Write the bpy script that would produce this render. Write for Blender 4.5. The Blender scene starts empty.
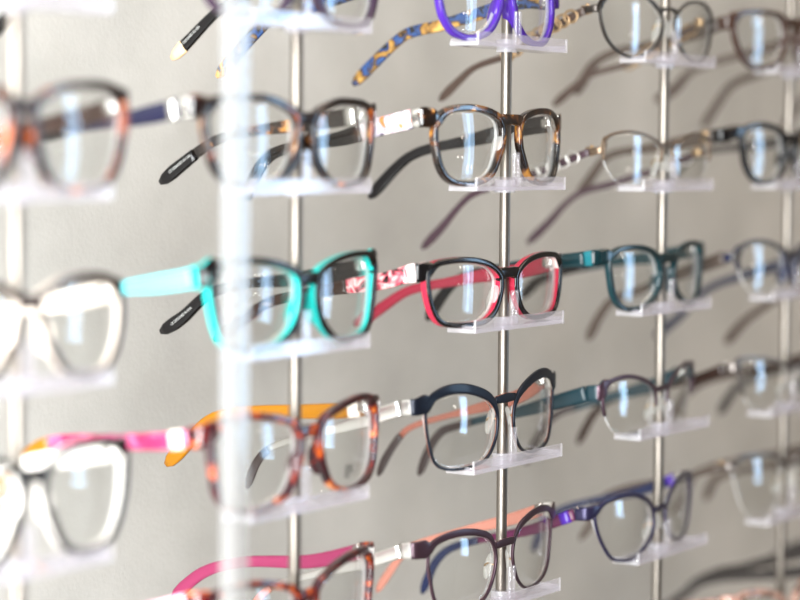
import bpy, bmesh, math, random
from mathutils import Vector, Matrix
random.seed(7)
SC = bpy.context.scene
COL = SC.collection
PI = math.pi

# ------------------------------------------------------------------ measured frames (millimetres)
SPEC = {
    'A2': dict(x=-1.4, yaw=0, bot=-12.5, tz=-16.5, c=[(7,30),(12.6,33.8),(21.4,36.7),(31.8,38.1),(43.7,38.5),(53.6,37.7),(60.3,35.1),(62.6,30.5),(61.8,23.4),(59.5,15.5),(55.7,7.7),(49.2,2.2),(36.9,0),(24.2,0.1),(15.9,3.2),(11.4,8.8),(9.2,15.1),(7.5,22.5)], hw=65.7, he=32.1, zb=29.8),
    'A3': dict(x=0.9, yaw=0, bot=-84.7, tz=-87.1, c=[(6,28.3),(11,31),(18.6,34),(30.9,35.4),(42.8,34.8),(50.6,32.8),(55,28.7),(55.7,23.1),(55,16),(52,8.3),(47,2.4),(38.7,0),(27.7,0.5),(20.3,3.1),(14.4,9.2),(10.4,15.9),(7.6,22.1)], hw=58, he=30.1, zb=28.2),
    'A4': dict(x=2.2, yaw=0, bot=-152.1, tz=-157.8, c=[(8.3,31.9),(12.9,35.2),(20,37.8),(31.2,39.2),(44.6,38.9),(53.3,37.1),(57,33.4),(57,25.4),(55.5,16.8),(51.8,8.2),(46,1.9),(37.7,0),(27.3,0.4),(19.8,3.1),(15.1,8.4),(11.1,15.9),(8.2,23.1),(7.1,27.8)], hw=60.9, he=34.9, zb=31.4),
    'B2': dict(x=-0.5, yaw=0.05, bot=-11.5, tz=-16.5, c=[(9,29.2),(15.6,32.1),(28.1,35),(39.6,35.3),(49.9,35.1),(57.4,34),(62.4,32.3),(64,28.5),(63.4,21.2),(61.8,15),(59,8),(53.8,2.6),(43.8,0.1),(31.1,0),(19.7,2.5),(12.6,7.7),(8.9,13.7),(7.1,21.1),(7.1,25.8)], hw=71, he=32.1, zb=27.7, tr=[(10,32.7),(39,28.6),(56,26.2),(77,23.8),(94,20.4),(104,16),(118,6.7),(130,-1.7)], tl=[(9,31.3),(25,29.3),(45,26.5),(72,23.6),(95,19.8)]),
    'B3': dict(x=2.5, yaw=0.04, bot=-81.1, tz=-87.1, c=[(9.2,29),(16.5,32.4),(26.1,34.6),(36.5,35.9),(45.8,36.2),(53.4,36),(58.5,35.1),(62.1,32.3),(62.4,27.3),(61,19.7),(59,12.1),(56.1,5.3),(50.9,1.6),(42.6,0.2),(32.5,0),(23.2,1.1),(16.3,4.6),(11.2,9.5),(8.3,16.3),(7.6,23.3)], hw=66.2, he=31.2, zb=27.3, tr=[(8,31.2),(28,27.3),(55,22.6),(78,20.4),(94,17),(104,12.7),(117,1.9),(130,-5.6)], tl=[(12,31.4),(31,27.8),(53,24.8),(79,20.7),(109,14.6)]),
    'B4': dict(x=3.8, yaw=0.04, bot=-150.2, tz=-157.8, c=[(11.5,32.2),(17.3,34.5),(27,36.7),(37.4,38.3),(46.6,38.9),(54.9,38.3),(60.5,35.9),(63,31.9),(63,25.6),(61.6,17),(59.9,9.2),(55.3,3.6),(46.5,0.8),(35.9,0),(25.4,1.3),(17.1,5.5),(12.1,12.9),(9.2,20),(8.5,26.6)], hw=69.3, he=33.3, zb=29.1, tr=[(10,31.8),(31,30.1),(51,28.4),(82,26.4),(97,23.5),(107,18.5),(120,6.2),(130,-3.1)]),
    'B5': dict(x=2.6, yaw=0.07, bot=-218.9, tz=-228.5, c=[(9.3,28.8),(16.2,32.1),(26.3,35),(37.2,36.7),(46.8,37.3),(55.3,37.3),(61.7,36.1),(64.5,33.2),(65.1,27.3),(63.3,18.6),(61,10.5),(55.7,4.9),(46.6,1.6),(35.7,0),(24.7,0.6),(16.7,4.8),(12.2,12.4),(9.2,18.1),(7.7,23.2)], hw=71.2, he=35.4, zb=26.5, tr=[(13,32.1),(27,29.9),(44,27),(77,24),(93,20.6),(103,16.7),(111,11.4),(122,1.9)]),
    'C1': dict(x=-9.4, yaw=0.03, bot=59.5, tz=54.2, c=[(11.3,29.2),(20.4,32.5),(34,33.4),(46.4,31.6),(53,26.4),(55,18.2),(54.2,13.5),(52,8.4),(45.2,2.1),(33.4,0),(21.6,2.3),(14.6,6.5),(10,12.7),(7.3,19.7),(7.4,25.6)], hw=68.9, he=23.5, zb=25, tr=[(10,28.1),(31,23.5),(55,18.3),(79,12.4),(95,9.5),(104,5.9),(120,-6.9),(134,-19.4)]),
    'C2': dict(x=-3.6, yaw=0.06, bot=-11.5, tz=-16.5, c=[(17.3,32),(28.4,34.2),(42.8,34.9),(53,33.9),(59.6,31.6),(63.9,27.3),(64.5,21.1),(63,14.4),(60.8,8.2),(56.3,3),(48.6,0.3),(36.4,0),(26,1.9),(19.6,5.4),(15,11.8),(11.2,18.2),(10.3,25.7),(12.4,29.6)], hw=72.7, he=30.9, zb=30.3, tr=[(11,33.3),(33,27.9),(63,21.4),(86,17),(98,13.1),(107,7),(118,-3.6),(125,-11)], tl=[(13,30),(37,25.8),(56,20.9),(69,18.9),(89,15.9),(102,11.4),(111,0.8),(115,-10.2)]),
    'C3': dict(x=-4.9, yaw=0.02, bot=-80.7, tz=-87.1, c=[(9.8,22.5),(18.1,27),(28.5,29.3),(40.6,30.2),(51.9,29.8),(60.4,28.7),(64.6,26.1),(65.2,20.9),(63.4,12.9),(60.2,6.2),(55.9,2.2),(49.3,0.6),(37.8,0),(28,0.2),(20.3,1.8),(13.6,6.2),(9.6,13.4),(8.7,18.7)], hw=70.6, he=25.9, zb=22.8, tr=[(10,25),(34,20.5),(58,17),(77,13.1),(97,9.1),(108,4.8),(124,-5.4),(138,-13.2)]),
    'C4': dict(x=-7.3, yaw=0.07, bot=-149.8, tz=-157.8, c=[(11.8,27),(17.9,31.3),(29.1,35),(40.4,37.1),(52.4,37.4),(61.4,35.7),(67.2,33.2),(69.2,29.6),(68.5,22.3),(67,15.9),(64.7,8.9),(60.3,3.6),(51.9,0.8),(39.8,0),(28.5,0.8),(19.2,3.2),(13.5,8.1),(10,14.3),(9.2,21.8)], hw=76.9, he=33, zb=29.7, tr=[(12,31),(31,23.5),(48,17.6),(79,8.6),(96,2.6),(104,-4.1),(112,-15.8),(117,-26.3)], tl=[(11,32.4),(29,27.8),(50,21),(65,17),(83,11.7),(96,6.1),(104,-2.5),(109,-14.5)]),
    'C5': dict(x=-7, yaw=0.06, bot=-221.1, tz=-228.5, c=[(16.5,32.5),(25.9,35.5),(37.2,37.3),(49.4,37.4),(58.5,36.1),(64.3,34),(65.7,29.8),(65.6,25.4),(64.1,18.8),(61.1,9.1),(55.8,3.9),(46.5,1),(34.1,0),(23.4,1.8),(16,6.6),(11.2,14),(9.3,21.3),(11.5,27.7)], hw=75.4, he=34.4, zb=27.4, tr=[(11,31.7),(39,25.6),(72,15.6),(91,8.9),(101,2.4),(109,-7.9),(118,-21.2)]),
    'D1': dict(x=-7.6, yaw=-0.02, bot=54.2, tz=54.2, c=[(11.9,27.1),(26.6,33.4),(47.2,34.4),(59,31.6),(65.3,26.4),(64.4,18.3),(59.3,8.9),(49,2.2),(36.4,0),(22.8,3.3),(11.4,10.4),(7.2,20.1)], hw=66.9, he=25.2, zb=27.1, tr=[(8,24.8),(28,18.2),(49,9.7),(64,1.6),(88,-4.7),(100,-12.5),(114,-23.5)]),
    'D2': dict(x=-6.9, yaw=-0.04, bot=-15.7, tz=-16.5, c=[(10,24),(21.5,27.8),(34.9,29.8),(47.3,29.4),(57.3,26.8),(59.6,22.4),(59.5,13.7),(53.6,5),(45.9,1.2),(33.3,0),(19.7,1),(11.6,5.5),(7.5,13.9),(6.6,20.1)], hw=61.2, he=19.7, zb=22.4, tr=[(7,20.5),(26,14.5),(47,7.7),(72,0.2),(92,-4.9),(103,-11.9),(117,-25.7),(131,-37.8)]),
    'D3': dict(x=-3.6, yaw=0.06, bot=-82, tz=-87.1, c=[(13.2,24.5),(20.8,29.5),(34.5,32.2),(49,32.3),(58.4,30.4),(62.9,26.2),(61.8,18.5),(58.8,8.5),(52.1,2.1),(42.1,0),(26.9,1.5),(15.2,7.1),(10.4,15.9)], hw=75.1, he=28.7, zb=25.7, tr=[(11,27.6),(41,23.1),(60,20.7),(84,16.4),(98,13.5),(111,9.4),(121,4.6),(130,-5.1)], tl=[(10,28.7),(29,25.9),(59,22.7),(84,18.5),(96,14.7),(104,9.3),(112,-0.1),(119,-10.1)]),
    'D4': dict(x=-9.2, yaw=0.1, bot=-153, tz=-157.8, c=[(10.9,22.2),(19.2,27.4),(31.8,31),(45.3,32.9),(57.6,32.1),(66.1,29.5),(67.8,23.6),(66.7,16.4),(63.8,10.2),(56.8,2.9),(44.4,0.1),(27.2,0),(14.4,3.8),(9.1,11.8)], hw=71.5, he=26.7, zb=23, tr=[(11,22.6),(33,17.3),(61,8.4),(76,3.3),(94,-3.2),(103,-11.2),(111,-25.4),(116,-36.4)], tl=[(9,26),(27,21.6),(58,13),(77,8.4),(102,1),(109,-2.9),(115,-11.4),(122,-27.4)]),
    'D5': dict(x=-9.4, yaw=0.11, bot=-220.9, tz=-228.5, c=[(11.2,23.5),(19.7,29.8),(36.1,34.7),(52.6,35.6),(68.2,33.6),(74.5,28.9),(72.5,20.4),(66.8,11.4),(58.9,3.7),(49.5,1),(35,0),(24,3.2),(13.5,9),(9.4,15.9)], hw=81.6, he=30.3, zb=23.1, tl=[(13,29.5),(31,23),(46,18.7),(77,10.3),(96,3.4),(105,-4.8),(110,-14.4),(114,-24)]),
    'E1': dict(x=-9.8, yaw=0, bot=55.8, tz=54.2, c=[(13.1,27.3),(18.6,31.4),(31.3,32.5),(49.5,32.1),(61.9,30.9),(67.6,27),(67.4,18),(60.1,6.2),(48.5,0),(30.2,1.9),(16.4,8),(9.9,19.4)], hw=73.3, he=25.5, zb=28.4, tr=[(28,22.7),(61,15.4),(90,8.5),(106,2.6),(118,-9.5),(132,-16.9)], tl=[(10,23.8),(31,20.2),(58,14.2),(83,11),(96,7.6),(105,2.8),(112,-5.9),(119,-16.5)]),
    'E2': dict(x=-9.5, yaw=0, bot=-14.8, tz=-16.5, c=[(13.2,27.7),(20.1,31.3),(35.1,33.6),(49.7,32.8),(58,29),(56.6,18.1),(53.2,8.9),(45.4,2.2),(33.9,0),(21.5,2.1),(12.4,9),(10,18.3)], hw=77.2, he=28.2, zb=26.6, tr=[(14,29.3),(38,26.6),(59,23.2),(91,20.3),(107,14.8),(118,4.4),(129,-9.5)], tl=[(11,28.2),(29,26.3),(57,20.8),(84,17.5),(95,13.1),(102,4.9),(108,-2.7),(114,-9.8)]),
    'E3': dict(x=-6.2, yaw=0, bot=-84.1, tz=-87.1, c=[(10.4,24.8),(18.8,29.5),(34.1,33),(47.8,33.4),(60.3,30.6),(64.2,25.8),(62,17.1),(56.6,7.8),(47.9,1.9),(32.9,0),(19.1,1.9),(9.7,10.3)], hw=67.1, he=25.2, zb=25.1, tr=[(10,23.4),(31,16.8),(68,5.5),(91,-4.2),(109,-22),(128,-38.1)], tl=[(9,24.6),(27,19),(54,10.6),(75,2.2),(94,-4.3),(104,-15),(113,-31.5)]),
    'E4': dict(x=-1.3, yaw=0, bot=-156.2, tz=-157.8, c=[(11.9,26.6),(24.2,30),(39,32.9),(53.5,34.1),(63.8,33.8),(65.7,29),(62.3,17.6),(56.9,7.3),(50.4,1.8),(35.5,0),(21.9,2.6),(12.6,10.1),(8.7,18.7)], hw=69.6, he=29.2, zb=25.2, tl=[(10,27.8),(36,20.5),(61,14.5),(86,7.6),(100,1.5),(109,-6.9),(115,-16.4),(121,-27.3)]),
    'E5': dict(x=-3, yaw=0, bot=-224.2, tz=-228.5, c=[(12,33),(23,38),(41.4,40.5),(56.7,41.3),(64.8,39),(66.6,31.7),(63.2,18.9),(55.7,6.3),(44.6,1.2),(29.2,0),(17.7,4.9),(11.2,15.7)], hw=70.6, he=36.4, zb=30, tl=[(10,35.6),(30,30.6),(59,22.9),(84,16),(99,8.8),(104,1.1),(110,-11.1),(117,-20.9)]),
    'E6': dict(x=2.4, yaw=0, bot=-295.1, tz=-299.2, c=[(10.6,20.1),(20.5,25.5),(35.9,29.6),(51.8,31.3),(62.3,29.6),(66.2,24.4),(63.9,15.4),(57.5,6.9),(45.4,1.8),(29.9,0),(17,4.3),(10.3,12.3)], hw=71.2, he=28.9, zb=16.1),
    'F1': dict(tl=[(46,6.4),(79,-1.2),(96,-7.9),(107,-21),(118,-37.1)]),
    'F3': dict(tl=[(20,0.4),(50,-9.1),(71,-21.8),(84,-31.6),(97,-46.4)]),
    'F4': dict(tl=[(19,18.5),(57,7.9),(84,-2.3),(94,-12.1),(103,-26.3)]),
    'F5': dict(tl=[(18,24.1),(55,13.9),(90,4.4),(106,-2.1),(114,-18.6)]),
    'F6': dict(tl=[(16,30.8),(59,16.9),(79,9.5),(97,4.6),(115,-5.5),(125,-16.8)]),
    'F2': dict(tl=[(22,13.2),(52,4.8),(82,-3.9),(98,-15.3),(112,-35.2)]),
}
WALL_C1, WALL_C2 = '#9c9a95', '#b9b7b2'
WIN1 = (-.78, .09, -.70, .85)
WIN2 = (-2.62, -2.0, -.65, .65)
WIN1_POWER, WIN2_POWER = 128., 27.
FILL_PANELS = [(1.0, -1.1, 1.22, 1.5, .7, 33., (1., .81, .63)), (1.9, -2.2, 1.22, 1.2, .6, 14., (1., .82, .65))]
SPARKLE_BULBS = [(2.3, -1.75, .45, 1.0, (1., .84, .68), .02), (2.2, -2.3, .1, 1., (1., .84, .68), .018), (2.0, -1.5, .9, 1., (1., .84, .68), .02), (1.8, -2.1, -.15, .8, (1., .9, .78), .018), (2.4, -2.0, -.3, .8, (1., .9, .78), .018)]
FOCUS, FSTOP, EXPOSURE = 1.115, 4.1, -0.09
# x: bridge offset from its rod, yaw: turn of the frame on its tray, c: outline of one lens,
# hw/he: half width and hinge height, zb: bridge height, tr/tl: right and left temple arms (depth, height)
SPACING = 0.175
ROD_X = [-0.350, -0.175, 0.002, 0.176, 0.350, 0.525]
FRONT_Y = -0.007          # front of the frames, just before the rods
WRAP = 1.6                # face wrap of the frames (1/m)
WALL_Y = 0.172
FLOOR_Z, CEIL_Z = -1.45, 1.25
def row_z(row): return -0.01646 + 0.070686 * (2 - row)

# ------------------------------------------------------------------ materials
MATS = {}
def new_mat(name):
    m = bpy.data.materials.new(name); m.use_nodes = True
    nt = m.node_tree; nt.nodes.clear()
    out = nt.nodes.new('ShaderNodeOutputMaterial')
    return m, nt, out
def principled(nt, **kw):
    b = nt.nodes.new('ShaderNodeBsdfPrincipled')
    for k, v in kw.items():
        key = k.replace('_', ' ')
        b.inputs[key].default_value = (*v, 1) if isinstance(v, tuple) and len(v) == 3 else v
    return b
def srgb(h):
    h = h.lstrip('#')
    f = lambda c: c / 12.92 if c <= .04045 else ((c + .055) / 1.055) ** 2.4
    return tuple(f(int(h[i:i + 2], 16) / 255) for i in (0, 2, 4))
def plain(name, col, rough=.15, metal=0., coat=.12):
    if name in MATS: return MATS[name]
    m, nt, out = new_mat(name)
    b = principled(nt, Base_Color=srgb(col), Roughness=rough, Metallic=metal, Coat_Weight=coat, Coat_Roughness=.08, Specular_IOR_Level=.3)
    n = nt.nodes.new('ShaderNodeTexNoise'); n.inputs['Scale'].default_value = 260
    t = nt.nodes.new('ShaderNodeTexCoord'); nt.links.new(t.outputs['Object'], n.inputs['Vector'])
    r = nt.nodes.new('ShaderNodeMapRange'); r.inputs['To Min'].default_value = rough * .96; r.inputs['To Max'].default_value = rough * 1.04
    nt.links.new(n.outputs['Fac'], r.inputs['Value']); nt.links.new(r.outputs['Result'], b.inputs['Roughness'])
    nt.links.new(b.outputs[0], out.inputs[0]); MATS[name] = m; return m
def mottled(name, stops, scale=95., rough=.16, stretch=(1, 1, 1), trans=0.):
    """tortoiseshell: blotches of several colours"""
    if name in MATS: return MATS[name]
    m, nt, out = new_mat(name)
    t = nt.nodes.new('ShaderNodeTexCoord'); mp = nt.nodes.new('ShaderNodeMapping'); mp.inputs['Scale'].default_value = stretch
    n = nt.nodes.new('ShaderNodeTexNoise'); n.inputs['Scale'].default_value = scale; n.inputs['Detail'].default_value = 2.5; n.inputs['Distortion'].default_value = .6
    cr = nt.nodes.new('ShaderNodeValToRGB')
    els = cr.color_ramp.elements
    while len(els) < len(stops): els.new(.5)
    for e, (p, c) in zip(els, stops): e.position = p; e.color = (*srgb(c), 1)
    nt.links.new(t.outputs['Object'], mp.inputs['Vector']); nt.links.new(mp.outputs[0], n.inputs['Vector'])
    nt.links.new(n.outputs['Fac'], cr.inputs['Fac'])
    b = principled(nt, Roughness=rough, Coat_Weight=.4, Coat_Roughness=.06)
    nt.links.new(cr.outputs['Color'], b.inputs['Base Color']); nt.links.new(b.outputs[0], out.inputs[0])
    MATS[name] = m; return m
def clear(name, tint, ior, haze=0., haze_col=(1, 1, 1), gloss_rough=.02):
    """thin clear sheet: lets light through, mirrors by Fresnel, a little milky haze"""
    if name in MATS: return MATS[name]
    m, nt, out = new_mat(name)
    tr = nt.nodes.new('ShaderNodeBsdfTransparent'); tr.inputs[0].default_value = (*tint, 1)
    gl = nt.nodes.new('ShaderNodeBsdfGlossy'); gl.inputs['Roughness'].default_value = gloss_rough
    fr = nt.nodes.new('ShaderNodeFresnel'); geo = nt.nodes.new('ShaderNodeNewGeometry'); mr = nt.nodes.new('ShaderNodeMapRange')   # same sheet from either side
    mr.inputs['To Min'].default_value = ior; mr.inputs['To Max'].default_value = 1 / ior
    nt.links.new(geo.outputs['Backfacing'], mr.inputs['Value']); nt.links.new(mr.outputs['Result'], fr.inputs['IOR'])
    base = tr.outputs[0]
    if haze > 0:
        df = nt.nodes.new('ShaderNodeBsdfDiffuse'); df.inputs[0].default_value = (*haze_col, 1)
        tl = nt.nodes.new('ShaderNodeBsdfTranslucent'); tl.inputs[0].default_value = (*haze_col, 1)
        h = nt.nodes.new('ShaderNodeMixShader'); h.inputs[0].default_value = .5
        nt.links.new(df.outputs[0], h.inputs[1]); nt.links.new(tl.outputs[0], h.inputs[2])
        mx = nt.nodes.new('ShaderNodeMixShader')
        n = nt.nodes.new('ShaderNodeTexNoise'); n.inputs['Scale'].default_value = 60
        r = nt.nodes.new('ShaderNodeMapRange'); r.inputs['To Min'].default_value = haze * .8; r.inputs['To Max'].default_value = haze * 1.2
        nt.links.new(n.outputs['Fac'], r.inputs['Value']); nt.links.new(r.outputs['Result'], mx.inputs[0])
        nt.links.new(base, mx.inputs[1]); nt.links.new(h.outputs[0], mx.inputs[2]); base = mx.outputs[0]
    m2 = nt.nodes.new('ShaderNodeMixShader')
    nt.links.new(fr.outputs[0], m2.inputs[0]); nt.links.new(base, m2.inputs[1]); nt.links.new(gl.outputs[0], m2.inputs[2])
    nt.links.new(m2.outputs[0], out.inputs[0]); MATS[name] = m; return m

LENS = clear('lens_clear', (.985, .99, .985), 1.5, 0.003)
LENS_EDGE = clear('lens_edge', (.94, .95, .95), 1.5, .55, (.96, .96, .96))  # whitened so the edge carries the bright glow inside the rims
ACRYLIC = clear('acrylic_clear', (.965, .96, .98), 1.49, .16, (.93, .91, .97))
ACRYLIC_EDGE = clear('acrylic_edge', (.92, .915, .95), 1.49, .34, (.97, .96, .99))
MILKY = clear('acrylic_milky', (.95, .95, .95), 1.49, .40, (.46, .46, .455), .12)
PAD = clear('silicone_pad', (.95, .95, .93), 1.43, .35, (.95, .95, .92))
STEEL = plain('brushed_steel', '#89827a', .4, 1., 0.)
HINGE = plain('hinge_metal', '#d8d6d2', .2, 1., 0.)
GOLD = plain('gold_metal', '#b89b78', .3, 1., 0.)
WHITE_INK = plain('white_ink', '#9f9f9c', .5, 0., 0.)
GREY_INK = plain('grey_ink', '#2e2e2d', .5, 0., 0.)

TORT_DEEP = mottled('tortoise_deep', [(.42, '#0c0708'), (.60, '#1d0e0c'), (.66, '#8a3c12'), (.73, '#e07b20')], 60)
MARBLE_RED = mottled('marble_red', [(.38, '#2a0f14'), (.46, '#c2485a'), (.54, '#f2c9c6'), (.62, '#d0384e')], 120)
TORT_DARK = mottled('tortoise_dark', [(.30, '#0c0807'), (.52, '#1a0f0a'), (.60, '#5b3416'), (.68, '#a8742c')])
TORT_BROWN = mottled('tortoise_brown', [(.30, '#140a08'), (.47, '#32150c'), (.58, '#8e3a12'), (.68, '#e07b25')])
TORT_RED = mottled('tortoise_red', [(.34, '#19090c'), (.50, '#3a1018'), (.58, '#742310'), (.66, '#c85c14'), (.76, '#e8b070')], 110)
TORT_BLUE = mottled('tortoise_blue', [(.36, '#141418'), (.44, '#24457a'), (.51, '#231811'), (.58, '#8a642b'), (.68, '#c29a50')], 120)
TORT_PINK = mottled('tortoise_pink', [(.34, '#86123f'), (.48, '#aa2458'), (.58, '#c75f88'), (.68, '#7d2450')], 90)
LEOPARD = mottled('leopard', [(.40, '#1c100c'), (.43, '#3d241a'), (.48, '#a0786a'), (.62, '#b89484')], 130)
MARBLE_ORANGE = mottled('marble_orange', [(.36, '#3a2c3c'), (.44, '#b7aec2'), (.52, '#f0e6e2'), (.60, '#c9b0c0'), (.68, '#e0803c')], 140)

# ------------------------------------------------------------------ mesh helpers
def link_mesh(name, bm, mats, parent=None, smooth=True):
    bmesh.ops.recalc_face_normals(bm, faces=bm.faces)
    me = bpy.data.meshes.new(name); bm.to_mesh(me); bm.free()
    for m in (mats if isinstance(mats, (list, tuple)) else [mats]): me.materials.append(m)
    for p in me.polygons: p.use_smooth = smooth
    o = bpy.data.objects.new(name, me); COL.objects.link(o)
    if parent: o.parent = parent
    return o
def empty(name, loc, rz=0., label=None, cat=None, group=None):
    o = bpy.data.objects.new(name, None); COL.objects.link(o)
    o.location = loc; o.rotation_euler = (0, 0, rz); o.empty_display_size = .02
    tag(o, label, cat, group); return o
def tag(o, label=None, cat=None, group=None, kind=None):
    for k, v in (('label', label), ('category', cat), ('group', group), ('kind', kind)):
        if v: o[k] = v
    return o
def box(bm, x0, x1, y0, y1, z0, z1, mi=0):
    vs = [bm.verts.new((x, y, z)) for x in (x0, x1) for y in (y0, y1) for z in (z0, z1)]
    fs = []
    for q in ((0, 1, 3, 2), (4, 6, 7, 5), (0, 4, 5, 1), (2, 3, 7, 6), (0, 2, 6, 4), (1, 5, 7, 3)):
        f = bm.faces.new([vs[i] for i in q]); f.material_index = mi; fs.append(f)
    return fs
def bevel(bm, w, seg=2):
    bmesh.ops.recalc_face_normals(bm, faces=bm.faces)
    bmesh.ops.bevel(bm, geom=bm.edges[:], offset=w, segments=seg, affect='EDGES', profile=.6)
def catmull(pts, n, closed=False):
    """points evenly spaced along a smooth curve through pts"""
    P = [Vector(p) for p in pts]; m = len(P); dense = []
    segs = m if closed else m - 1
    for i in range(segs):
        if closed: p0, p1, p2, p3 = P[i - 1], P[i], P[(i + 1) % m], P[(i + 2) % m]
        else: p0, p1, p2, p3 = P[max(i - 1, 0)], P[i], P[i + 1], P[min(i + 2, m - 1)]
        for k in range(10):
            t = k / 10
            dense.append(.5 * ((2 * p1) + (p2 - p0) * t + (2 * p0 - 5 * p1 + 4 * p2 - p3) * t * t + (3 * p1 - p0 - 3 * p2 + p3) * t ** 3))
    dense.append(P[0].copy() if closed else P[-1].copy())
    L = [0.]
    for a, b in zip(dense, dense[1:]): L.append(L[-1] + (b - a).length)
    out = []; j = 0; cnt = n if closed else n - 1
    for i in range(n):
        s = L[-1] * i / cnt
        while j < len(L) - 2 and L[j + 1] < s: j += 1
        d = L[j + 1] - L[j]; t = 0 if d < 1e-9 else (s - L[j]) / d
        out.append(dense[j].lerp(dense[j + 1], min(max(t, 0), 1)))
    return out
def superell(n, e=.55):
    out = []
    for i in range(n):
        a = 2 * PI * (i + .5) / n; c, s = math.cos(a), math.sin(a)
        out.append((math.copysign(abs(c) ** e, c), math.copysign(abs(s) ** e, s)))
    return out
def sweep(bm, path, side, widths, heights, n=12, e=.55, closed=False, split=None):
    """loft a rounded-rectangle section along path. side(i, tangent) gives the width axis.
    split(dirvec) -> material index for faces"""
    prof = superell(n, e); m = len(path); rings = []; axes = []
    for i, p in enumerate(path):
        if closed: t = path[(i + 1) % m] - path[i - 1]
        else: t = path[min(i + 1, m - 1)] - path[max(i - 1, 0)]
        t.normalize(); a = side(i, t); a = (a - t * a.dot(t)).normalized(); b = t.cross(a).normalized()
        w = widths[i] / 2; h = heights[i] / 2
        rings.append([bm.verts.new(p + a * (u * w) + b * (v * h)) for u, v in prof]); axes.append((a, b))
    for i in range(m if closed else m - 1):
        r0, r1 = rings[i], rings[(i + 1) % m]
        for k in range(n):
            f = bm.faces.new((r0[k], r0[(k + 1) % n], r1[(k + 1) % n], r1[k]))
            if split:
                u = (prof[k][0] + prof[(k + 1) % n][0]) / 2; v = (prof[k][1] + prof[(k + 1) % n][1]) / 2
                a, b = axes[i]; f.material_index = split(a * u + b * v)
    if not closed:
        bm.faces.new(rings[0][::-1]); bm.faces.new(rings[-1])
def interp(x, tab):
    if x <= tab[0][0]: return tab[0][1]
    for (a, b), (c, d) in zip(tab, tab[1:]):
        if x <= c: return b + (d - b) * (x - a) / (c - a)
    return tab[-1][1]
def text_mesh(body, size, mat, parent, name, extrude=.00006):
    cu = bpy.data.curves.new(name, 'FONT'); cu.body = body; cu.size = size; cu.extrude = extrude; cu.align_x = 'CENTER'; cu.align_y = 'CENTER'
    tmp = bpy.data.objects.new(name + '_tmp', cu); COL.objects.link(tmp)
    dg = bpy.context.evaluated_depsgraph_get(); me = bpy.data.meshes.new_from_object(tmp.evaluated_get(dg))
    bpy.data.objects.remove(tmp); me.name = name; me.materials.clear(); me.materials.append(mat)
    o = bpy.data.objects.new(name, me); COL.objects.link(o); o.parent = parent; return o

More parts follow.
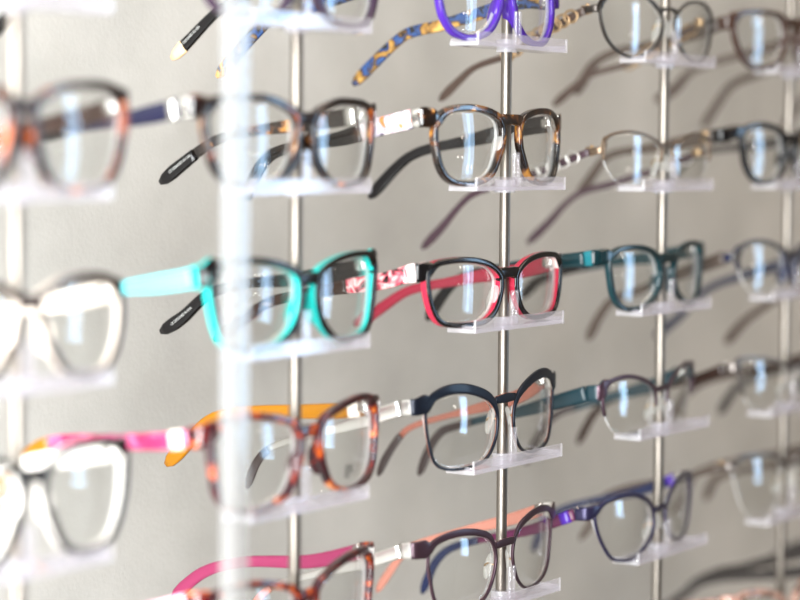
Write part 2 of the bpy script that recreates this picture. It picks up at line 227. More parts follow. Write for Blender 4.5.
# ------------------------------------------------------------------ eyeglasses
DEFAULT_ARM = [(9, -.5), (30, -4), (60, -9.5), (85, -14.5), (97, -18.5), (107, -25), (119, -35), (130, -44)]
def build_glasses(key, label, st):
    s = SPEC[st.get('like', key)] if 'c' not in SPEC.get(key, {}) else SPEC[key]
    own = SPEC.get(key, {})
    col, row = 'ABCDEF'.index(key[0]), int(key[1])
    tt, to, tb, tn = st.get('t', (3.2, 3.2, 2.2, 3.4))
    dep = st.get('dep', 3.6); front, back = st['front'], st.get('back', st['front'])
    half = st.get('half', None)
    if half is not None: tb = .4
    if 'c' in own: zbase = own['bot'] / 1000 - tb / 1000
    else: zbase = row_z(row) + .0032
    zbase = min(max(zbase, row_z(row) + .0012), row_z(row) + .0055)
    zbase -= st.get('drop', 0.)
    dz = tb                                   # local heights start under the rim
    x_off = own['x'] if 'c' in own else st.get('x', -4.)
    yaw = own.get('yaw', 0.)
    root = empty('eyeglasses', (ROD_X[col] + x_off / 1000, FRONT_Y, zbase), yaw, label, 'eyeglasses', 'eyeglasses on the display wall')
    zbase_tray[key] = zbase
    hw, he, zb = s['hw'], s['he'] + dz, s['zb'] + dz + st.get('zup', 0.)
    mm = .001
    def Y(x): return WRAP * 1e-3 * x * x      # mm -> mm
    N = 72
    cont = catmull([(p[0], p[1] + dz) for p in s['c']], N, True)
    ar = sum(a.x * b.y - b.x * a.y for a, b in zip(cont, cont[1:] + cont[:1]))
    if ar < 0: cont.reverse()
    cx = sum(p.x for p in cont) / N; cz = sum(p.y for p in cont) / N
    xin = min(cont, key=lambda p: p.x); topz = max(p.y for p in cont)
    xout = max(p.x for p in cont)
    fth = .6 if st.get('metal') else -.3
    fsplit = (lambda d: 0 if d.y < fth else 1)
    for sd in (1, -1):
        V = lambda x, y, z: Vector((sd * x * mm, y * mm, z * mm))
        nrm = []
        for i in range(N):
            t = cont[(i + 2) % N] - cont[i - 2]; nrm.append(Vector((t.y, -t.x)).normalized())
        th = []
        for v in nrm:
            th.append(tt * max(v.y, 0) ** 2 + tb * max(-v.y, 0) ** 2 + to * max(v.x, 0) ** 2 + tn * max(-v.x, 0) ** 2)
        # ---- rim
        idx = list(range(N)); closed = True
        if half is not None:
            keep = [cont[i].y > dz + half * (topz - dz) or (cont[i].x < cx and cont[i].y > dz + (half + .12) * (topz - dz) and False) for i in range(N)]
            st0 = next(i for i in range(N) if keep[i] and not keep[i - 1]); idx = []
            i = st0
            while keep[i % N]: idx.append(i % N); i += 1
            closed = False
        if st.get('rim', True):
            bm = bmesh.new()
            path = []; W = []; H = []; sides = []
            for i in idx:
                p = cont[i] + nrm[i] * (th[i] / 2 - .25)
                path.append(V(p.x, Y(p.x) + dep / 2, p.y)); H.append(dep * mm); W.append((th[i] + .5) * mm)
                sides.append(Vector((sd * nrm[i].x, 0, nrm[i].y)))
            sweep(bm, path, lambda i, t: sides[i], W, H, 16, .4, closed, fsplit)
            o = link_mesh('rim', bm, [front, back], root)
            if sd < 0 and st.get('rim_label'): o['label'] = st['rim_label']
        # ---- lens (closed shell, domed towards the front)
        bm = bmesh.new(); R = 150.
        def ly(x, z, off): return Y(x) + dep * .40 + ((x - cx) ** 2 + (z - cz) ** 2) / (2 * R) - 1.2 + off
        rings = {}
        for off, fl in ((0., 0), (min(2.4, dep * .62), 1)):
            ctr = bm.verts.new(V(cx, ly(cx, cz, off), cz)); prev = None; rr = []
            for q in (.25, .5, .75, .92, 1.):
                ring = []
                for i in range(0, N, 2):
                    p = cont[i] - nrm[i] * .55; x = cx + (p.x - cx) * q; z = cz + (p.y - cz) * q
                    ring.append(bm.verts.new(V(x, ly(x, z, off), z)))
                n = len(ring)
                for k in range(n):
                    if prev is None: bm.faces.new((ctr, ring[k], ring[(k + 1) % n]))
                    else: bm.faces.new((prev[k], ring[k], ring[(k + 1) % n], prev[(k + 1) % n]))
                prev = ring
            rings[fl] = prev
        n = len(prev)
        for k in range(n):
            f = bm.faces.new((rings[0][k], rings[0][(k + 1) % n], rings[1][(k + 1) % n], rings[1][k])); f.material_index = 1
        lens = link_mesh('lens', bm, [LENS, LENS_EDGE], root)
        if st.get('demo') and (sd == 1 if st['demo'][2] == 'R' else sd == -1):
            body, size = st['demo'][:2]; fx, fz = st['demo'][3]
            x = cx + fx; z = cz + fz
            tx = text_mesh(body, size * mm, GREY_INK, lens, 'demo_print'); tx.location = V(x, ly(x, z, -.35), z); tx.rotation_euler = (PI / 2, 0, sd * 2 * WRAP * 1e-3 * x)
        # ---- endpiece: wraps from the rim round to the hinge
        eh = st.get('eh', 9.); ew = st.get('ew', 3.4); xo = max(hw, xout + 2.5)
        bm = bmesh.new()
        ci = max(range(N), key=lambda i: nrm[i].x * .72 + nrm[i].y * .69)
        back_i = min((ci + 5) % N, (ci - 5) % N, key=lambda i: cont[i].x)      # a little way back along the brow
        def rimpt(i): p = cont[i] + nrm[i] * (th[i] * .5 - .1); return (p.x, Y(p.x) + dep * .5, p.y)
        c0, c1 = rimpt(back_i), rimpt(ci)
        xm = max((c1[0] + xo - 1.4) / 2, c1[0] + .4)
        path = catmull([c0, c1, (xm, Y(xm) + dep * .5, (c1[2] + he) / 2 + .15), (xo - 1.4, Y(xo) + dep * .55, he), (xo - .3, Y(xo) + dep * .5 + 1.8, he - .1), (xo - .1, Y(xo) + 8.2, he - .7)], 22)
        P = [V(*p) for p in path]
        upv = Vector((0, 0, 1)); h0 = th[back_i] * .9
        hh = [mm * interp(i / 21, [(0, h0), (.25, th[ci] * 1.05), (.5, eh * st.get('eflare', .9)), (.75, eh), (1, eh * .92)]) for i in range(22)]
        sweep(bm, P, lambda i, t: upv, hh, [mm * interp(i / 21, [(0, dep * .9), (.5, max(ew, dep * .8)), (1, ew)]) for i in range(22)], 12, .45, False, lambda d: 0 if d.y < -.3 else 1)
        link_mesh('endpiece', bm, [front, st.get('side', back)], root)
        # ---- temple arm
        a = own.get('tr' if sd > 0 else 'tl') or own.get('tl' if sd > 0 else 'tr')
        ys = Y(xo) + 8.6
        if a is None: arm = [(y, he + z) for y, z in DEFAULT_ARM]
        else: arm = [(y, z + dz) for y, z in a]
        if key[0] == 'F': he0 = arm[0][1] + .2 * (arm[0][0] - ys)
        else: he0 = he - .8
        arm = [(ys, min(he0, he + 3))] + [p for p in arm if p[0] > ys + 12]
        M = 40
        path = catmull([(xo - .4 - .05 * (y - ys), y, z) for y, z in arm], M)
        bulge = [2.2 * math.sin(PI * min(1, i / (M * .7))) for i in range(M)]
        P = [V(p.x + b * .6, p.y, p.z) for p, b in zip(path, bulge)]
        th0, th1, th2 = st.get('arm', (8.5, 5.0, 6.6)); aw = st.get('aw', 2.8)
        hs = [mm * interp(i / (M - 1), [(0, th0), (.2, th0 * .95), (.5, th1), (.72, th1), (.93, th2), (.975, th2 * .82), (1, th2 * .35)]) for i in range(M)]
        ws = [mm * interp(i / (M - 1), [(0, aw), (.6, aw * .85), (.95, aw * .9), (1, aw * .5)]) for i in range(M)]
        out_m, in_m = st['arm_out'], st.get('arm_in', st['arm_out'])
        if sd < 0 and 'arm_left' in st: out_m = st['arm_left']
        bm = bmesh.new(); xa = Vector((sd, 0, 0))
        tipm = st.get('tip'); cut = M if tipm is None else int(M * st.get('tipfrac', .66))
        asplit = lambda d: 0 if d.x * sd > .35 else 1
        sweep(bm, P[:cut], lambda i, t: xa, ws[:cut], hs[:cut], 12, .6, False, asplit)
        temple = link_mesh('temple', bm, [out_m, in_m], root)
        if sd < 0 and st.get('arm_label'): temple['label'] = st['arm_label']
        if tipm is not None:
            bm = bmesh.new()
            ts = cut - 1; q = max(ts, 0)
            sweep(bm, P[q:], lambda i, t: xa, [w * 1.12 for w in ws[q:]], [h * 1.08 for h in hs[q:]], 12, .6, False, asplit)
            link_mesh('temple_tip', bm, list(tipm) if isinstance(tipm, tuple) else [tipm, tipm], temple)
        if st.get('end_cap'):
            bm = bmesh.new()
            sweep(bm, P[-4:], lambda i, t: xa, [w * 1.1 for w in ws[-4:]], [h * 1.06 for h in hs[-4:]], 12, .6)
            link_mesh('temple_end', bm, [st['end_cap']], temple)
        if st.get('filigree'):            # pierced metal links laid along the outer face of the arm
            for j in range(9):
                i = 3 + j * 2; p = P[i].copy(); p.x += sd * .0018
                bm = bmesh.new(); r = .0034
                ring = [p + Vector((0, math.cos(t) * r * 1.25, math.sin(t) * r)) for t in [2 * PI * k / 14 for k in range(14)]]
                sweep(bm, ring, lambda i, t: xa, [.0012] * 14, [.0013] * 14, 8, .8, True)
                link_mesh('ornament_link', bm, [st['filigree']], temple)
        # ---- hinge
        bm = bmesh.new(); y0 = Y(xo) + 5.2
        for k in range(3):
            z0 = he - 3.2 + k * 2.1
            cyl = [Vector((sd * (xo - 3.0) * mm, (y0 + 3.4) * mm, (z0 + d) * mm)) for d in (0, 1.9)]
            sweep(bm, cyl, lambda i, t: xa, [.0019] * 2, [.0019] * 2, 10, 1.)
        c0 = [V(xo - 2.3, y0 + d, he - .4) for d in (.2, 6.6)]
        sweep(bm, c0, lambda i, t: xa, [.0010] * 2, [.0045] * 2, 8, .5)
        link_mesh('hinge', bm, [st.get('hinge', HINGE)], temple)
        if st.get('cuff'):                # bright metal cuff round the arm beside the hinge
            bm = bmesh.new()
            sweep(bm, P[1:4], lambda i, t: xa, [w * 1.16 for w in ws[1:4]], [h * 1.05 for h in hs[1:4]], 12, .45)
            link_mesh('hinge_cuff', bm, [st['cuff']], temple)
        # ---- writing on the inner face of the arm
        if sd > 0 and st.get('print'):
            i0 = int(M * .87); p = P[i0]; tg = (P[i0 - 4] - P[i0 + 3]).normalized()
            up = Vector((1, 0, 0)).cross(tg) * -1
            if up.z < 0: up = -up
            nx = tg.cross(up)
            tx = text_mesh(st['print'], 1.9 * mm, WHITE_INK, temple, 'temple_print')
            tx.matrix_local = Matrix.Translation(p + nx * (ws[i0] * .5 + .00016) + up * .0006) @ Matrix((tg, up, nx)).transposed().to_4x4() @ Matrix.Scale(.82, 4, Vector((1, 0, 0)))
        # ---- nose pad
        bm = bmesh.new()
        if st.get('metal'):
            px, pz = max(xin.x - 1.2, 5.), zb - 11.
            pm = Matrix.Translation(V(px, dep + 4.2, pz)) @ Matrix.Rotation(sd * math.radians(35), 4, 'Z') @ Matrix.Rotation(sd * math.radians(-14), 4, 'Y') @ Matrix.Diagonal((.0016, .0036, .0068, 1))
            bmesh.ops.create_uvsphere(bm, u_segments=14, v_segments=10, radius=1., matrix=pm)
            pad = link_mesh('nose_pad', bm, [PAD], root)
            bm = bmesh.new(); q = min(cont, key=lambda p: abs(p.y - (zb - 9)) + (50 if p.x > cx else 0))
            wire = catmull([V(q.x - .6, dep * .7, q.y), V(q.x - .2, dep + 3.2, q.y + .8), V(px + 1.4, dep + 5.6, pz + .6), V(px + .4, dep + 4.6, pz)], 12)
            sweep(bm, wire, lambda i, t: Vector((.3, .2, 1)), [.0009] * 12, [.0009] * 12, 8, 1.)
            link_mesh('pad_arm', bm, [st.get('pad_metal', GOLD)], pad)
        else:
            q = min(cont, key=lambda p: abs(p.y - (zb - 12)) + (50 if p.x > cx else 0))
            pm = Matrix.Translation(V(q.x - tn * .35, dep + .4, q.y)) @ Matrix.Rotation(sd * math.radians(24), 4, 'Z') @ Matrix.Rotation(sd * math.radians(-16), 4, 'Y') @ Matrix.Diagonal((.0019, .0042, .0080, 1))
            bmesh.ops.create_uvsphere(bm, u_segments=14, v_segments=10, radius=1., matrix=pm)
            link_mesh('nose_pad', bm, [st.get('pad', back)], root)
    # ---- bridge
    bm = bmesh.new(); bh = st.get('bh', 5.2); arch = st.get('arch', .8)
    near = min(cont, key=lambda p: abs(p.y - zb) + (60 if p.x > cx else 0))
    xe = min(near.x, xin.x + 1.6) - .2; bf = st.get('bflare', 1.6)
    path = catmull([(-xe, Y(xe) + dep * .5, zb), (-xe * .5, dep * .47, zb + arch * .7), (0, dep * .46, zb + arch), (xe * .5, dep * .47, zb + arch * .7), (xe, Y(xe) + dep * .5, zb)], 15)
    P = [Vector((p.x * mm, p.y * mm, p.z * mm)) for p in path]
    hh = [mm * (bh + bf * abs(i - 7) / 7) for i in range(15)]
    sweep(bm, P, lambda i, t: Vector((0, 0, 1)), hh, [dep * .92 * mm] * 15, 12, .5, False, lambda d: 0 if d.y < -.3 else 1)
    link_mesh('bridge', bm, [front, back], root)
    return root
zbase_tray = {}

# ------------------------------------------------------------------ tray
def build_tray(col, row, label, zb):
    o = empty('display_tray', (ROD_X[col], 0, zb - .0022), 0., label, 'tray', 'clear eyeglass trays on the rods')
    x0, x1 = -.0475, .0395; yf, yb = -.0115, .0035; g = .0034
    bm = bmesh.new()                          # floor plate, notched round the rod
    pts = [(x0, yf), (x1, yf), (x1, yb), (g, yb), (g, -g), (-g, -g), (-g, yb), (x0, yb)]
    lo = [bm.verts.new((x, y, 0)) for x, y in pts]; hi = [bm.verts.new((x, y, .002)) for x, y in pts]
    n = len(pts); bm.faces.new(lo[::-1]); bm.faces.new(hi)
    for k in range(n):
        f = bm.faces.new((lo[k], lo[(k + 1) % n], hi[(k + 1) % n], hi[k])); f.material_index = 1
    link_mesh('tray_base', bm, [ACRYLIC, ACRYLIC_EDGE], o, False)
    bm = bmesh.new(); box(bm, x0, x1, yf - .0013, yf - .00005, 0, .0068); bevel(bm, .0004)
    bm.normal_update()
    for f in bm.faces: f.material_index = 0 if abs(f.normal.y) > .8 else 1
    link_mesh('tray_lip', bm, [ACRYLIC, ACRYLIC_EDGE], o, False)
    for xa, xb in ((x0 + .0001, x0 + .0014), (x1 - .0014, x1 - .0001)):
        bm = bmesh.new(); box(bm, xa, xb, yf, yb, .00205, .0036); bevel(bm, .0003)
        link_mesh('end_wall', bm, [ACRYLIC], o, False)
    bm = bmesh.new(); box(bm, -.0050, .0004, -.0086, -.0069, .00205, .0190); bevel(bm, .0005)
    link_mesh('nose_post', bm, [ACRYLIC], o, False)
    bm = bmesh.new()                          # collar clamped on the rod
    ro, ri = .0052, .0031
    ring = []
    for r_, z in ((ri, -.0012), (ro, -.0012), (ro, .0052), (ri, .0052)):
        ring.append([bm.verts.new((r_ * math.cos(2 * PI * k / 20), r_ * math.sin(2 * PI * k / 20), z)) for k in range(20)])
    for a in range(4):
        for k in range(20): bm.faces.new((ring[a][k], ring[a][(k + 1) % 20], ring[(a + 1) % 4][(k + 1) % 20], ring[(a + 1) % 4][k]))
    link_mesh('rod_collar', bm, [ACRYLIC_EDGE], o, False)
    return o
# ------------------------------------------------------------------ the catalogue
P = plain
SLATE = P('slate_acetate', '#2b2e3e')
PINK_WHITE = P('pinkish_white_acetate', '#f4d9d6'); RED_DEEP = P('deep_red_acetate', '#7d2030')
DKTEALF = P('teal_black_acetate', '#0c2226')
BLACK = P('black_acetate', '#0e0c0d'); DKBROWN = P('dark_brown_acetate', '#2a1a14')
TEAL = P('teal_acetate', '#19b8b0'); TEAL_LIGHT = P('light_teal_acetate', '#6fd0d6')
RED = P('red_acetate', '#a01f38'); RED_DARK = P('wine_acetate', '#6e1428')
CREAM = P('cream_acetate', '#f0e2d4'); WHITE = P('white_acetate', '#f1ebe4')
PINK = P('pink_acetate', '#7a2848'); PINK_PALE = P('pale_pink_acetate', '#f0b5c4'); AMBER = P('amber_acetate', '#8f5c08', .15)
PURPLE = P('purple_acetate', '#42208a'); PLUM = P('plum_acetate', '#3a2a3c')
NAVY_MET = P('navy_metal', '#121722', .4, .5); NAVY = P('navy_acetate', '#181f3a'); SILVER = P('silver_metal', '#d9d7d3', .3, 1., 0)
SALMON = P('salmon_enamel', '#7d4a3c', .4); PEACH = P('peach_enamel', '#9c6657', .4); COPPER = P('copper_enamel', '#b5694a', .35, .4)
MAUVE_MET = P('mauve_metal', '#6a424c', .34, .55); MAUVE_DARK = P('dark_mauve_metal', '#3a2830', .32, .5)
TEAL_DARK = P('dark_teal_acetate', '#0c2b30'); TEAL_MID = P('mid_teal_acetate', '#186069'); PETROL = P('petrol_enamel', '#08272f', .35)
GUN = P('gunmetal', '#3b3632', .3, .8); BROWN = P('brown_acetate', '#3a2820'); TAUPE = P('taupe_metal', '#6d5c4c', .3, .8)
PURP_BROWN = P('aubergine_metal', '#44303a', .3, .6); MAGENTA = P('magenta_enamel', '#4e1438', .3); NAVY_PURP = P('navy_purple_metal', '#2a2640', .3, .5)
GREYBROWN = P('grey_brown_acetate', '#4a3f38', .35); BROWN_PURP = P('purple_brown_acetate', '#3d2c33', .35); CHARCOAL = P('charcoal_acetate', '#34302e', .3)
DK_TIP = P('dark_tip', '#2c2220', .4); BEIGE = P('beige_tip', '#c9a880', .4); BLUESIDE = P('deep_blue_acetate', '#1b1c34', .12)
GREY_MET = P('grey_metal', '#716a66', .28, .9); RED_BROWN = P('red_brown_acetate', '#40322b', .4)

ACE = dict(t=(3.0, 3.0, 2.2, 3.4), dep=3.8)
THIN = dict(t=(1.1, 1.1, .9, 1.1), dep=1.8, metal=True, bh=1.4, ew=1.6, eh=4., eflare=1.0, arm=(3.6, 3.0, 4.2), aw=1.5, arch=1.6)
ST = {
 'A2': dict(ACE, front=TORT_DEEP, back=TORT_BROWN, arm_out=TORT_BROWN, arm_in=DKBROWN),
 'A3': dict(ACE, front=DKBROWN, back=CREAM, arm_out=DKBROWN, arm_in=CREAM, t=(3.4, 3.4, 2.4, 3.4), dep=3.2),
 'A4': dict(ACE, front=BLACK, back=WHITE, arm_out=BLACK, arm_in=WHITE, t=(3.4, 3.6, 2.6, 3.8), dep=3.4),
 'B1': dict(ACE, like='B2', x=-2., front=PLUM, back=PLUM, arm_out=BLACK, arm_in=BLACK, end_cap=BEIGE, print='CE DESIGNED IN USA', arm_label='black temple with a beige end'),
 'B2': dict(ACE, front=TORT_DEEP, back=TORT_DARK, arm_out=BLUESIDE, arm_in=TORT_DARK, side=HINGE, cuff=HINGE, tip=BLACK, tipfrac=.8, print='CE DESIGNED IN USA', eh=10.),
 'B3': dict(ACE, front=BLACK, back=TEAL, side=TEAL, arm_out=TEAL_LIGHT, arm_in=BLACK, cuff=None, tip=BLACK, tipfrac=.6, print='CE DESIGNED IN USA', t=(2.6, 2.8, 2.4, 3.6), dep=5., eh=10.5, rim_label='black front over teal sides'),
 'B4': dict(ACE, front=TORT_RED, back=TORT_RED, arm_out=TORT_PINK, arm_in=AMBER, cuff=CREAM, tip=AMBER, tipfrac=.66, print='VT Plastic', arm=(8., 6., 7.5), demo=('gx', 8.5, 'R', (-4., -11.)), eh=10.),
 'B5': dict(ACE, front=TORT_RED, back=TORT_RED, arm_out=PINK_PALE, arm_in=PINK, cuff=None, arm=(7.5, 5.6, 6.5), eh=9.),
 'C1': dict(ACE, front=PURPLE, back=PURPLE, arm_out=TORT_BLUE, arm_in=TORT_BLUE, arm=(8, 6.4, 7.2), t=(3, 3.2, 2.8, 3.6)),
 'C2': dict(ACE, front=TORT_DARK, back=TORT_DARK, arm_out=MARBLE_ORANGE, arm_in=BLACK, side=HINGE, eh=10., arm=(9.5, 5.2, 6.6), pad=PAD, tip=BLACK, tipfrac=.28),
 'C3': dict(ACE, front=BLACK, back=RED, side=PINK_WHITE, arm_out=MARBLE_RED, arm_in=RED_DEEP, eh=9.5, t=(2.6, 2.6, 2.2, 3.2), dep=4.6, pad=PAD, tip=(DKBROWN, RED_DEEP), tipfrac=.3, rim_label='black front over red sides'),
 'C4': dict(metal=True, t=(4.7, 1.1, .9, 1.2), dep=1.4, front=NAVY_MET, back=COPPER, side=SILVER, arm_out=SILVER, arm_in=SALMON, arm=(8., 3.4, 4.6), aw=1.6, ew=1.6, eh=8.2, eflare=1.25, bh=5.2, zup=1.3, bflare=-1.4, arch=.2, tip=DK_TIP, tipfrac=.78, rim_label='navy metal browline with copper inner edge'),
 'C5': dict(metal=True, t=(3.2, 1.2, .9, 1.2), dep=1.5, front=MAUVE_DARK, back=MAUVE_MET, side=SILVER, arm_out=SILVER, arm_in=PEACH, arm=(7., 3.6, 4.6), aw=1.6, ew=1.6, eh=8.5, eflare=1.1, bh=4.2, zup=.6, bflare=-.6, arch=.4, tip=PEACH, tipfrac=.72),
 'D1': dict(THIN, front=GUN, arm_out=RED_BROWN, arm_in=RED_BROWN, filigree=GOLD, arm=(4.6, 3.6, 5.6), hinge=GOLD),
 'D2': dict(THIN, half=.45, front=TAUPE, arm_out=BROWN_PURP, arm_in=BROWN_PURP, filigree=SILVER, arm=(4., 3.8, 5.6), hinge=GOLD),
 'D3': dict(ACE, front=DKTEALF, back=TEAL_DARK, side=TEAL_MID, arm_out=TEAL_DARK, arm_in=TEAL_DARK, tip=BLACK, tipfrac=.62, t=(2.6, 2.8, 2.2, 3.)),
 'D4': dict(metal=True, half=.42, t=(2.0, 2.0, .6, 1.6), dep=1.6, front=PURP_BROWN, back=PETROL, side=PETROL, arm_out=PETROL, arm_in=PETROL, arm=(8.5, 4.2, 5.), aw=2., ew=1.8, eh=9., bh=2.4, tip=DK_TIP, tipfrac=.6),
 'D5': dict(metal=True, t=(2.2, 1.4, 1.3, 1.5), dep=1.7, front=NAVY_PURP, back=NAVY_PURP, arm_out=MAGENTA, arm_in=NAVY, cuff=PURPLE, arm=(6.5, 4., 5.), aw=2., ew=1.8, eh=7.5, bh=2.6, tip=NAVY, tipfrac=.55),
 'E1': dict(ACE, front=BROWN, arm_out=GREYBROWN, arm_in=GREYBROWN, t=(2.6, 2.6, 2., 3.), tip=RED_BROWN, tipfrac=.8),
 'E2': dict(ACE, front=BLACK, arm_out=GREYBROWN, arm_in=CHARCOAL, cuff=GOLD, t=(3., 3., 2.2, 3.2)),
 'E3': dict(ACE, half=.5, front=CHARCOAL, back=NAVY, arm_out=GREYBROWN, arm_in=SLATE, t=(2., 2., 1., 2.2), dep=3., bh=3., eh=6.),
 'E4': dict(THIN, half=.3, front=GREY_MET, arm_out=DKBROWN, arm_in=DKBROWN, arm=(6., 4.6, 5.5), eh=5.5, t=(1.4, 1.5, .8, 1.4)),
 'E5': dict(THIN, half=.72, front=GREY_MET, arm_out=GREYBROWN, arm_in=GREYBROWN, arm=(4., 3.6, 5.), hinge=GOLD, filigree=None, t=(1.8, 1.2, .8, 1.4)),
 'E6': dict(ACE, front=LEOPARD, arm_out=LEOPARD, arm_in=CHARCOAL, drop=.008, t=(4., 3.4, 2.6, 3.4), eh=11.),
 'F1': dict(ACE, like='E1', front=CHARCOAL, arm_out=GREYBROWN, arm_in=GREYBROWN, arm=(7, 5.4, 6.5)),
 'F3': dict(ACE, like='E1', front=BROWN, arm_out=RED_BROWN, arm_in=RED_BROWN),
 'F4': dict(ACE, like='E4', front=CHARCOAL, arm_out=CHARCOAL, arm_in=CHARCOAL),
 'F5': dict(ACE, like='E3', front=BROWN, arm_out=GREYBROWN, arm_in=GREYBROWN),
 'F6': dict(ACE, like='E2', front=CHARCOAL, arm_out=CHARCOAL, arm_in=CHARCOAL, arm=(8, 6.2, 7)),
}
LABELS = {
 'A2': ('brown tortoise eyeglasses, upper of the three blurred pairs at the left edge', 'the blurred brown tortoise pair, upper at the left edge'),
 'A3': ('eyeglasses with brown front and cream inside, middle of the blurred pairs at the left edge', 'the blurred brown and cream pair at the left edge'),
 'A4': ('eyeglasses with black front and white inside, lowest blurred pair at the left edge', 'the blurred black and white pair at the lower left edge'),
 'B1': ('plum eyeglasses cut off by the top edge, black arm ending in a beige tip', 'the plum pair cut off at the top edge'),
 'B2': ('dark brown and orange tortoise eyeglasses, upper pair behind the milky post', 'the dark tortoise pair behind the milky post'),
 'B3': ('teal and black eyeglasses with light teal arm behind the milky post', 'the teal and black pair'),
 'B4': ('orange-red tortoise eyeglasses with pink outer and amber inner arms', 'the tortoise pair with amber inner arms'),
 'B5': ('tortoise eyeglasses with pink arms cut off by the bottom edge', 'the tortoise pair with pink arms at the bottom edge'),
 'C1': ('purple eyeglasses with blue and yellow tortoise arms at the top edge', 'the purple pair at the top edge'),
 'C2': ('sharp black-brown tortoise eyeglasses with square lenses and bright hinge', 'the sharp black-brown tortoise pair'),
 'C3': ('black-fronted eyeglasses with red sides and red arms', 'the black and red pair'),
 'C4': ('navy metal browline eyeglasses with silver outer and salmon inner arms', 'the navy metal browline pair'),
 'C5': ('mauve-brown metal eyeglasses with peach inner arms at the bottom edge', 'the mauve-brown metal pair'),
 'D1': ('thin dark metal eyeglasses with gold link arms near the top edge', 'the thin metal pair with gold link arms'),
 'D2': ('half-rim taupe eyeglasses with silver chain-like arms', 'the half-rim pair with chain-like arms'),
 'D3': ('dark teal full-rim eyeglasses right of the black and red pair', 'the dark teal full-rim pair'),
 'D4': ('half-rim eyeglasses with broad petrol blue arms', 'the half-rim pair with petrol blue arms'),
 'D5': ('navy-purple metal eyeglasses with magenta arm', 'the navy-purple pair with magenta arm'),
 'E1': ('brown rounded eyeglasses at the upper right edge', 'the brown rounded pair at the upper right'),
 'E2': ('black eyeglasses with gold cuff by the hinge at the right edge', 'the black pair with gold cuff at the right edge'),
 'E3': ('charcoal and navy half-rim eyeglasses at the right edge', 'the charcoal and navy half-rim pair at the right edge'),
 'E4': ('thin grey metal eyeglasses with brown arm at the right edge', 'the thin grey metal pair at the right edge'),
 'E5': ('near-rimless grey eyeglasses, second lowest at the right edge', 'the near-rimless pair at the right edge'),
 'E6': ('leopard-patterned eyeglasses in the bottom right corner', 'the leopard-patterned pair in the corner'),
 'F1': ('eyeglasses beyond the right edge, grey-brown arm hanging above the black gold-cuffed pair', 'the pair past the right edge with a grey-brown arm, topmost'),
 'F3': ('eyeglasses beyond the right edge, red-brown arm hanging under the charcoal and navy pair', 'the pair past the right edge with the red-brown arm'),
 'F4': ('eyeglasses beyond the right edge, charcoal arm tip hanging left of the thin grey pair', 'the pair past the right edge with the charcoal arm tip'),
 'F5': ('eyeglasses beyond the right edge, faint grey-brown arm behind the near-rimless pair', 'the pair past the right edge behind the near-rimless pair'),
 'F6': ('eyeglasses beyond the right edge, thick charcoal arm arching over the leopard pair', 'the pair past the right edge with the thick charcoal arm'),
}
for key, (lab, short) in LABELS.items():
    build_glasses(key, lab, ST[key])
    zt = zbase_tray[key]
    build_tray('ABCDEF'.index(key[0]), int(key[1]), 'clear acrylic tray under ' + short, zt)
build_tray(0, 1, 'blown-out white acrylic tray in the top left corner, no eyeglasses in view', row_z(1) + .0022)

# ------------------------------------------------------------------ rods and post
NAMES = ['thick-looking blurred steel rod at the left edge of the display', 'steel rod carrying the teal and black eyeglasses, white on its left side',
         'sharp steel rod carrying the black and red eyeglasses', 'steel rod carrying the dark teal full-rim eyeglasses',
         'blurred steel rod near the right edge carrying the leopard eyeglasses', 'steel rod just past the right edge of the picture']
for k, x in enumerate(ROD_X):
    bm = bmesh.new()
    bmesh.ops.create_cone(bm, cap_ends=True, segments=28, radius1=.00275, radius2=.00275, depth=CEIL_Z - FLOOR_Z, matrix=Matrix.Translation((0, 0, (CEIL_Z - FLOOR_Z) / 2)))
    o = link_mesh('display_rod', bm, [STEEL]); o.location = (x, 0, FLOOR_Z)
    tag(o, NAMES[k], 'rod', 'steel display rods')
bm = bmesh.new(); box(bm, -.005, .005, -.004, .004, 0, CEIL_Z - FLOOR_Z); bevel(bm, .0012, 3)
o = link_mesh('acrylic_post', bm, [MILKY], None, False); o.location = (-.2640, -.036, FLOOR_Z)
tag(o, 'milky white acrylic post standing in front of the teal and black eyeglasses', 'post')

# ------------------------------------------------------------------ room
def rough_mat(name, c1, c2, scale, bump=.0, rough=.85):
    m, nt, out = new_mat(name)
    t = nt.nodes.new('ShaderNodeTexCoord')
    n = nt.nodes.new('ShaderNodeTexNoise'); n.inputs['Scale'].default_value = scale; n.inputs['Detail'].default_value = 5; n.inputs['Roughness'].default_value = .55
    cr = nt.nodes.new('ShaderNodeValToRGB'); cr.color_ramp.elements[0].position = .3; cr.color_ramp.elements[1].position = .72
    cr.color_ramp.elements[0].color = (*srgb(c1), 1); cr.color_ramp.elements[1].color = (*srgb(c2), 1)
    b = principled(nt, Roughness=rough)
    nt.links.new(t.outputs['Object'], n.inputs['Vector']); nt.links.new(n.outputs['Fac'], cr.inputs['Fac']); nt.links.new(cr.outputs['Color'], b.inputs['Base Color'])
    if bump:
        n2 = nt.nodes.new('ShaderNodeTexNoise'); n2.inputs['Scale'].default_value = 420; n2.inputs['Detail'].default_value = 3
        bp = nt.nodes.new('ShaderNodeBump'); bp.inputs['Strength'].default_value = bump; bp.inputs['Distance'].default_value = .002
        nt.links.new(t.outputs['Object'], n2.inputs['Vector']); nt.links.new(n2.outputs['Fac'], bp.inputs['Height']); nt.links.new(bp.outputs[0], b.inputs['Normal'])
    nt.links.new(b.outputs[0], out.inputs[0]); return m
CONCRETE = rough_mat('smooth_concrete', WALL_C1, WALL_C2, 7., .1)
PLASTER = rough_mat('room_plaster', '#5b5650', '#67625b', 3.)
CEILING = rough_mat('ceiling_paint', '#8d8982', '#97938b', 3.)
WOOD = rough_mat('floor_boards', '#6b5a4a', '#7d6b59', 5.)
FRAME = plain('window_frame_paint', '#e8e6e2', .5, 0., 0.)
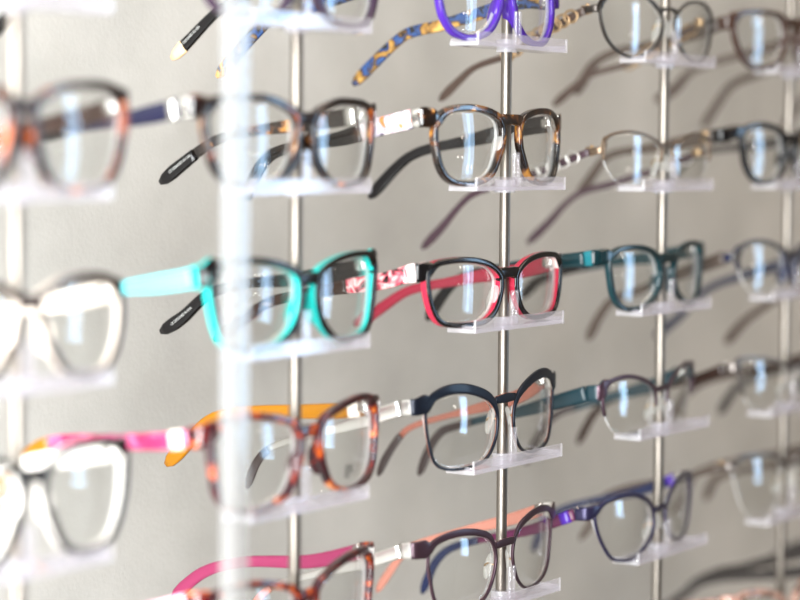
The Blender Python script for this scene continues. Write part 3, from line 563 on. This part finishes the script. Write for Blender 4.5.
X0, X1, Y0, Y1 = -1.14, 2.6, -3.0, WALL_Y
def slab(name, x0, x1, y0, y1, z0, z1, m):
    bm = bmesh.new(); box(bm, x0, x1, y0, y1, z0, z1); o = link_mesh(name, bm, [m], None, False); tag(o, kind='structure'); return o
def slab_open(name, xa, xb, wy0, wy1, wz0, wz1, m):     # wall across X with one window opening
    bm = bmesh.new()
    box(bm, xa, xb, Y0 - .1, wy0, FLOOR_Z, CEIL_Z); box(bm, xa, xb, wy1, Y1 + .1, FLOOR_Z, CEIL_Z)
    box(bm, xa, xb, wy0, wy1, FLOOR_Z, wz0); box(bm, xa, xb, wy0, wy1, wz1, CEIL_Z)
    o = link_mesh(name, bm, [m], None, False); tag(o, kind='structure'); return o
slab('wall_back', X0, X1, Y1, Y1 + .1, FLOOR_Z, CEIL_Z, CONCRETE)
slab('wall_front', X0, X1, Y0 - .1, Y0, FLOOR_Z, CEIL_Z, PLASTER)
slab('floor', X0 - .1, X1 + .1, Y0 - .1, Y1 + .1, FLOOR_Z - .1, FLOOR_Z, WOOD)
slab('ceiling', X0 - .1, X1 + .1, Y0 - .1, Y1 + .1, CEIL_Z, CEIL_Z + .1, CEILING)
slab_open('wall_left', X0 - .1, X0, *WIN1, PLASTER)
slab_open('wall_right', X1, X1 + .1, *WIN2, PLASTER)
PANE = clear('window_pane', (.98, .985, .98), 1.45)
def window(name, xc, wy0, wy1, wz0, wz1, f):
    root = empty(name, (xc, (wy0 + wy1) / 2, wz0)); tag(root, kind='structure')
    hw = (wy1 - wy0) / 2; h = wz1 - wz0
    bm = bmesh.new()
    box(bm, -.03, .03, -hw, -hw + f, 0, h); box(bm, -.03, .03, hw - f, hw, 0, h); box(bm, -.03, .03, -hw + f, hw - f, 0, f); box(bm, -.03, .03, -hw + f, hw - f, h - f, h)
    link_mesh('window_frame', bm, [FRAME], root, False)
    bm = bmesh.new(); box(bm, -.003, .003, -hw + f, hw - f, f, h - f); link_mesh('pane', bm, [PANE], root, False)
window('window_1', X0 - .05, *WIN1, .03)
window('window_2', X1 + .05, *WIN2, .03)

# ------------------------------------------------------------------ light
def area(name, loc, rot, sx, sy, power, col):
    l = bpy.data.lights.new(name, 'AREA'); l.shape = 'RECTANGLE'; l.size = sx; l.size_y = sy; l.energy = power; l.color = col
    o = bpy.data.objects.new(name, l); COL.objects.link(o); o.location = loc; o.rotation_euler = rot; return o
a, b, c, d = WIN1
area('window_1_daylight', (X0 - .11, (a + b) / 2, (c + d) / 2), (0, -PI / 2, 0), d - c, b - a, WIN1_POWER, (.97, .985, 1.))
a, b, c, d = WIN2
area('window_2_daylight', (X1 + .11, (a + b) / 2, (c + d) / 2), (0, PI / 2, 0), d - c, b - a, WIN2_POWER, (.42, .68, 1.))
for x, y, z, e, col, r in SPARKLE_BULBS:  # tiny unseen bulbs hung in the room, added for warm sparkle in the lenses
    l = bpy.data.lights.new('ceiling_lamp', 'POINT'); l.energy = e; l.color = col; l.shadow_soft_size = r
    o = bpy.data.objects.new('ceiling_lamp', l); COL.objects.link(o); o.location = (x, y, z)
for x, y, z, sx, sy, e, col in FILL_PANELS:  # unseen area lights under the ceiling, added as warm fill
    area('ceiling_panel', (x, y, z), (0, 0, 0), sx, sy, e, col)
w = bpy.data.worlds.new('World'); SC.world = w; w.use_nodes = True
bg = w.node_tree.nodes['Background']; bg.inputs[0].default_value = (.75, .85, 1., 1); bg.inputs[1].default_value = 1.

# ------------------------------------------------------------------ camera
cam = bpy.data.cameras.new('Camera'); co = bpy.data.objects.new('Camera', cam); COL.objects.link(co)
cam.sensor_width = 36.; cam.lens = 2200 / 800 * 36.; cam.clip_start = .02
YAW, PIT, ROL = .590263, -.0645552, .00764947
f = Vector((math.cos(YAW) * math.cos(PIT), math.sin(YAW) * math.cos(PIT), math.sin(PIT)))
r = Vector((math.sin(YAW), -math.cos(YAW), 0)); u = r.cross(f)
r2 = r * math.cos(ROL) + u * math.sin(ROL); u2 = -r * math.sin(ROL) + u * math.cos(ROL)
M4 = Matrix((r2, u2, -f)).transposed().to_4x4(); M4.translation = Vector((-.95155, -.57546, 0.))
co.matrix_world = M4
cam.dof.use_dof = True; cam.dof.focus_distance = FOCUS; cam.dof.aperture_fstop = FSTOP; cam.dof.aperture_blades = 0
SC.camera = co
vs = SC.view_settings; vs.view_transform = 'Standard'; vs.look = 'None'; vs.exposure = EXPOSURE; vs.gamma = 1.; vs.use_curve_mapping = False
SC.cycles.transparent_max_bounces = 48; SC.cycles.max_bounces = 10
SC.cycles.use_denoising = True
SC.cycles.sample_clamp_indirect = 6.
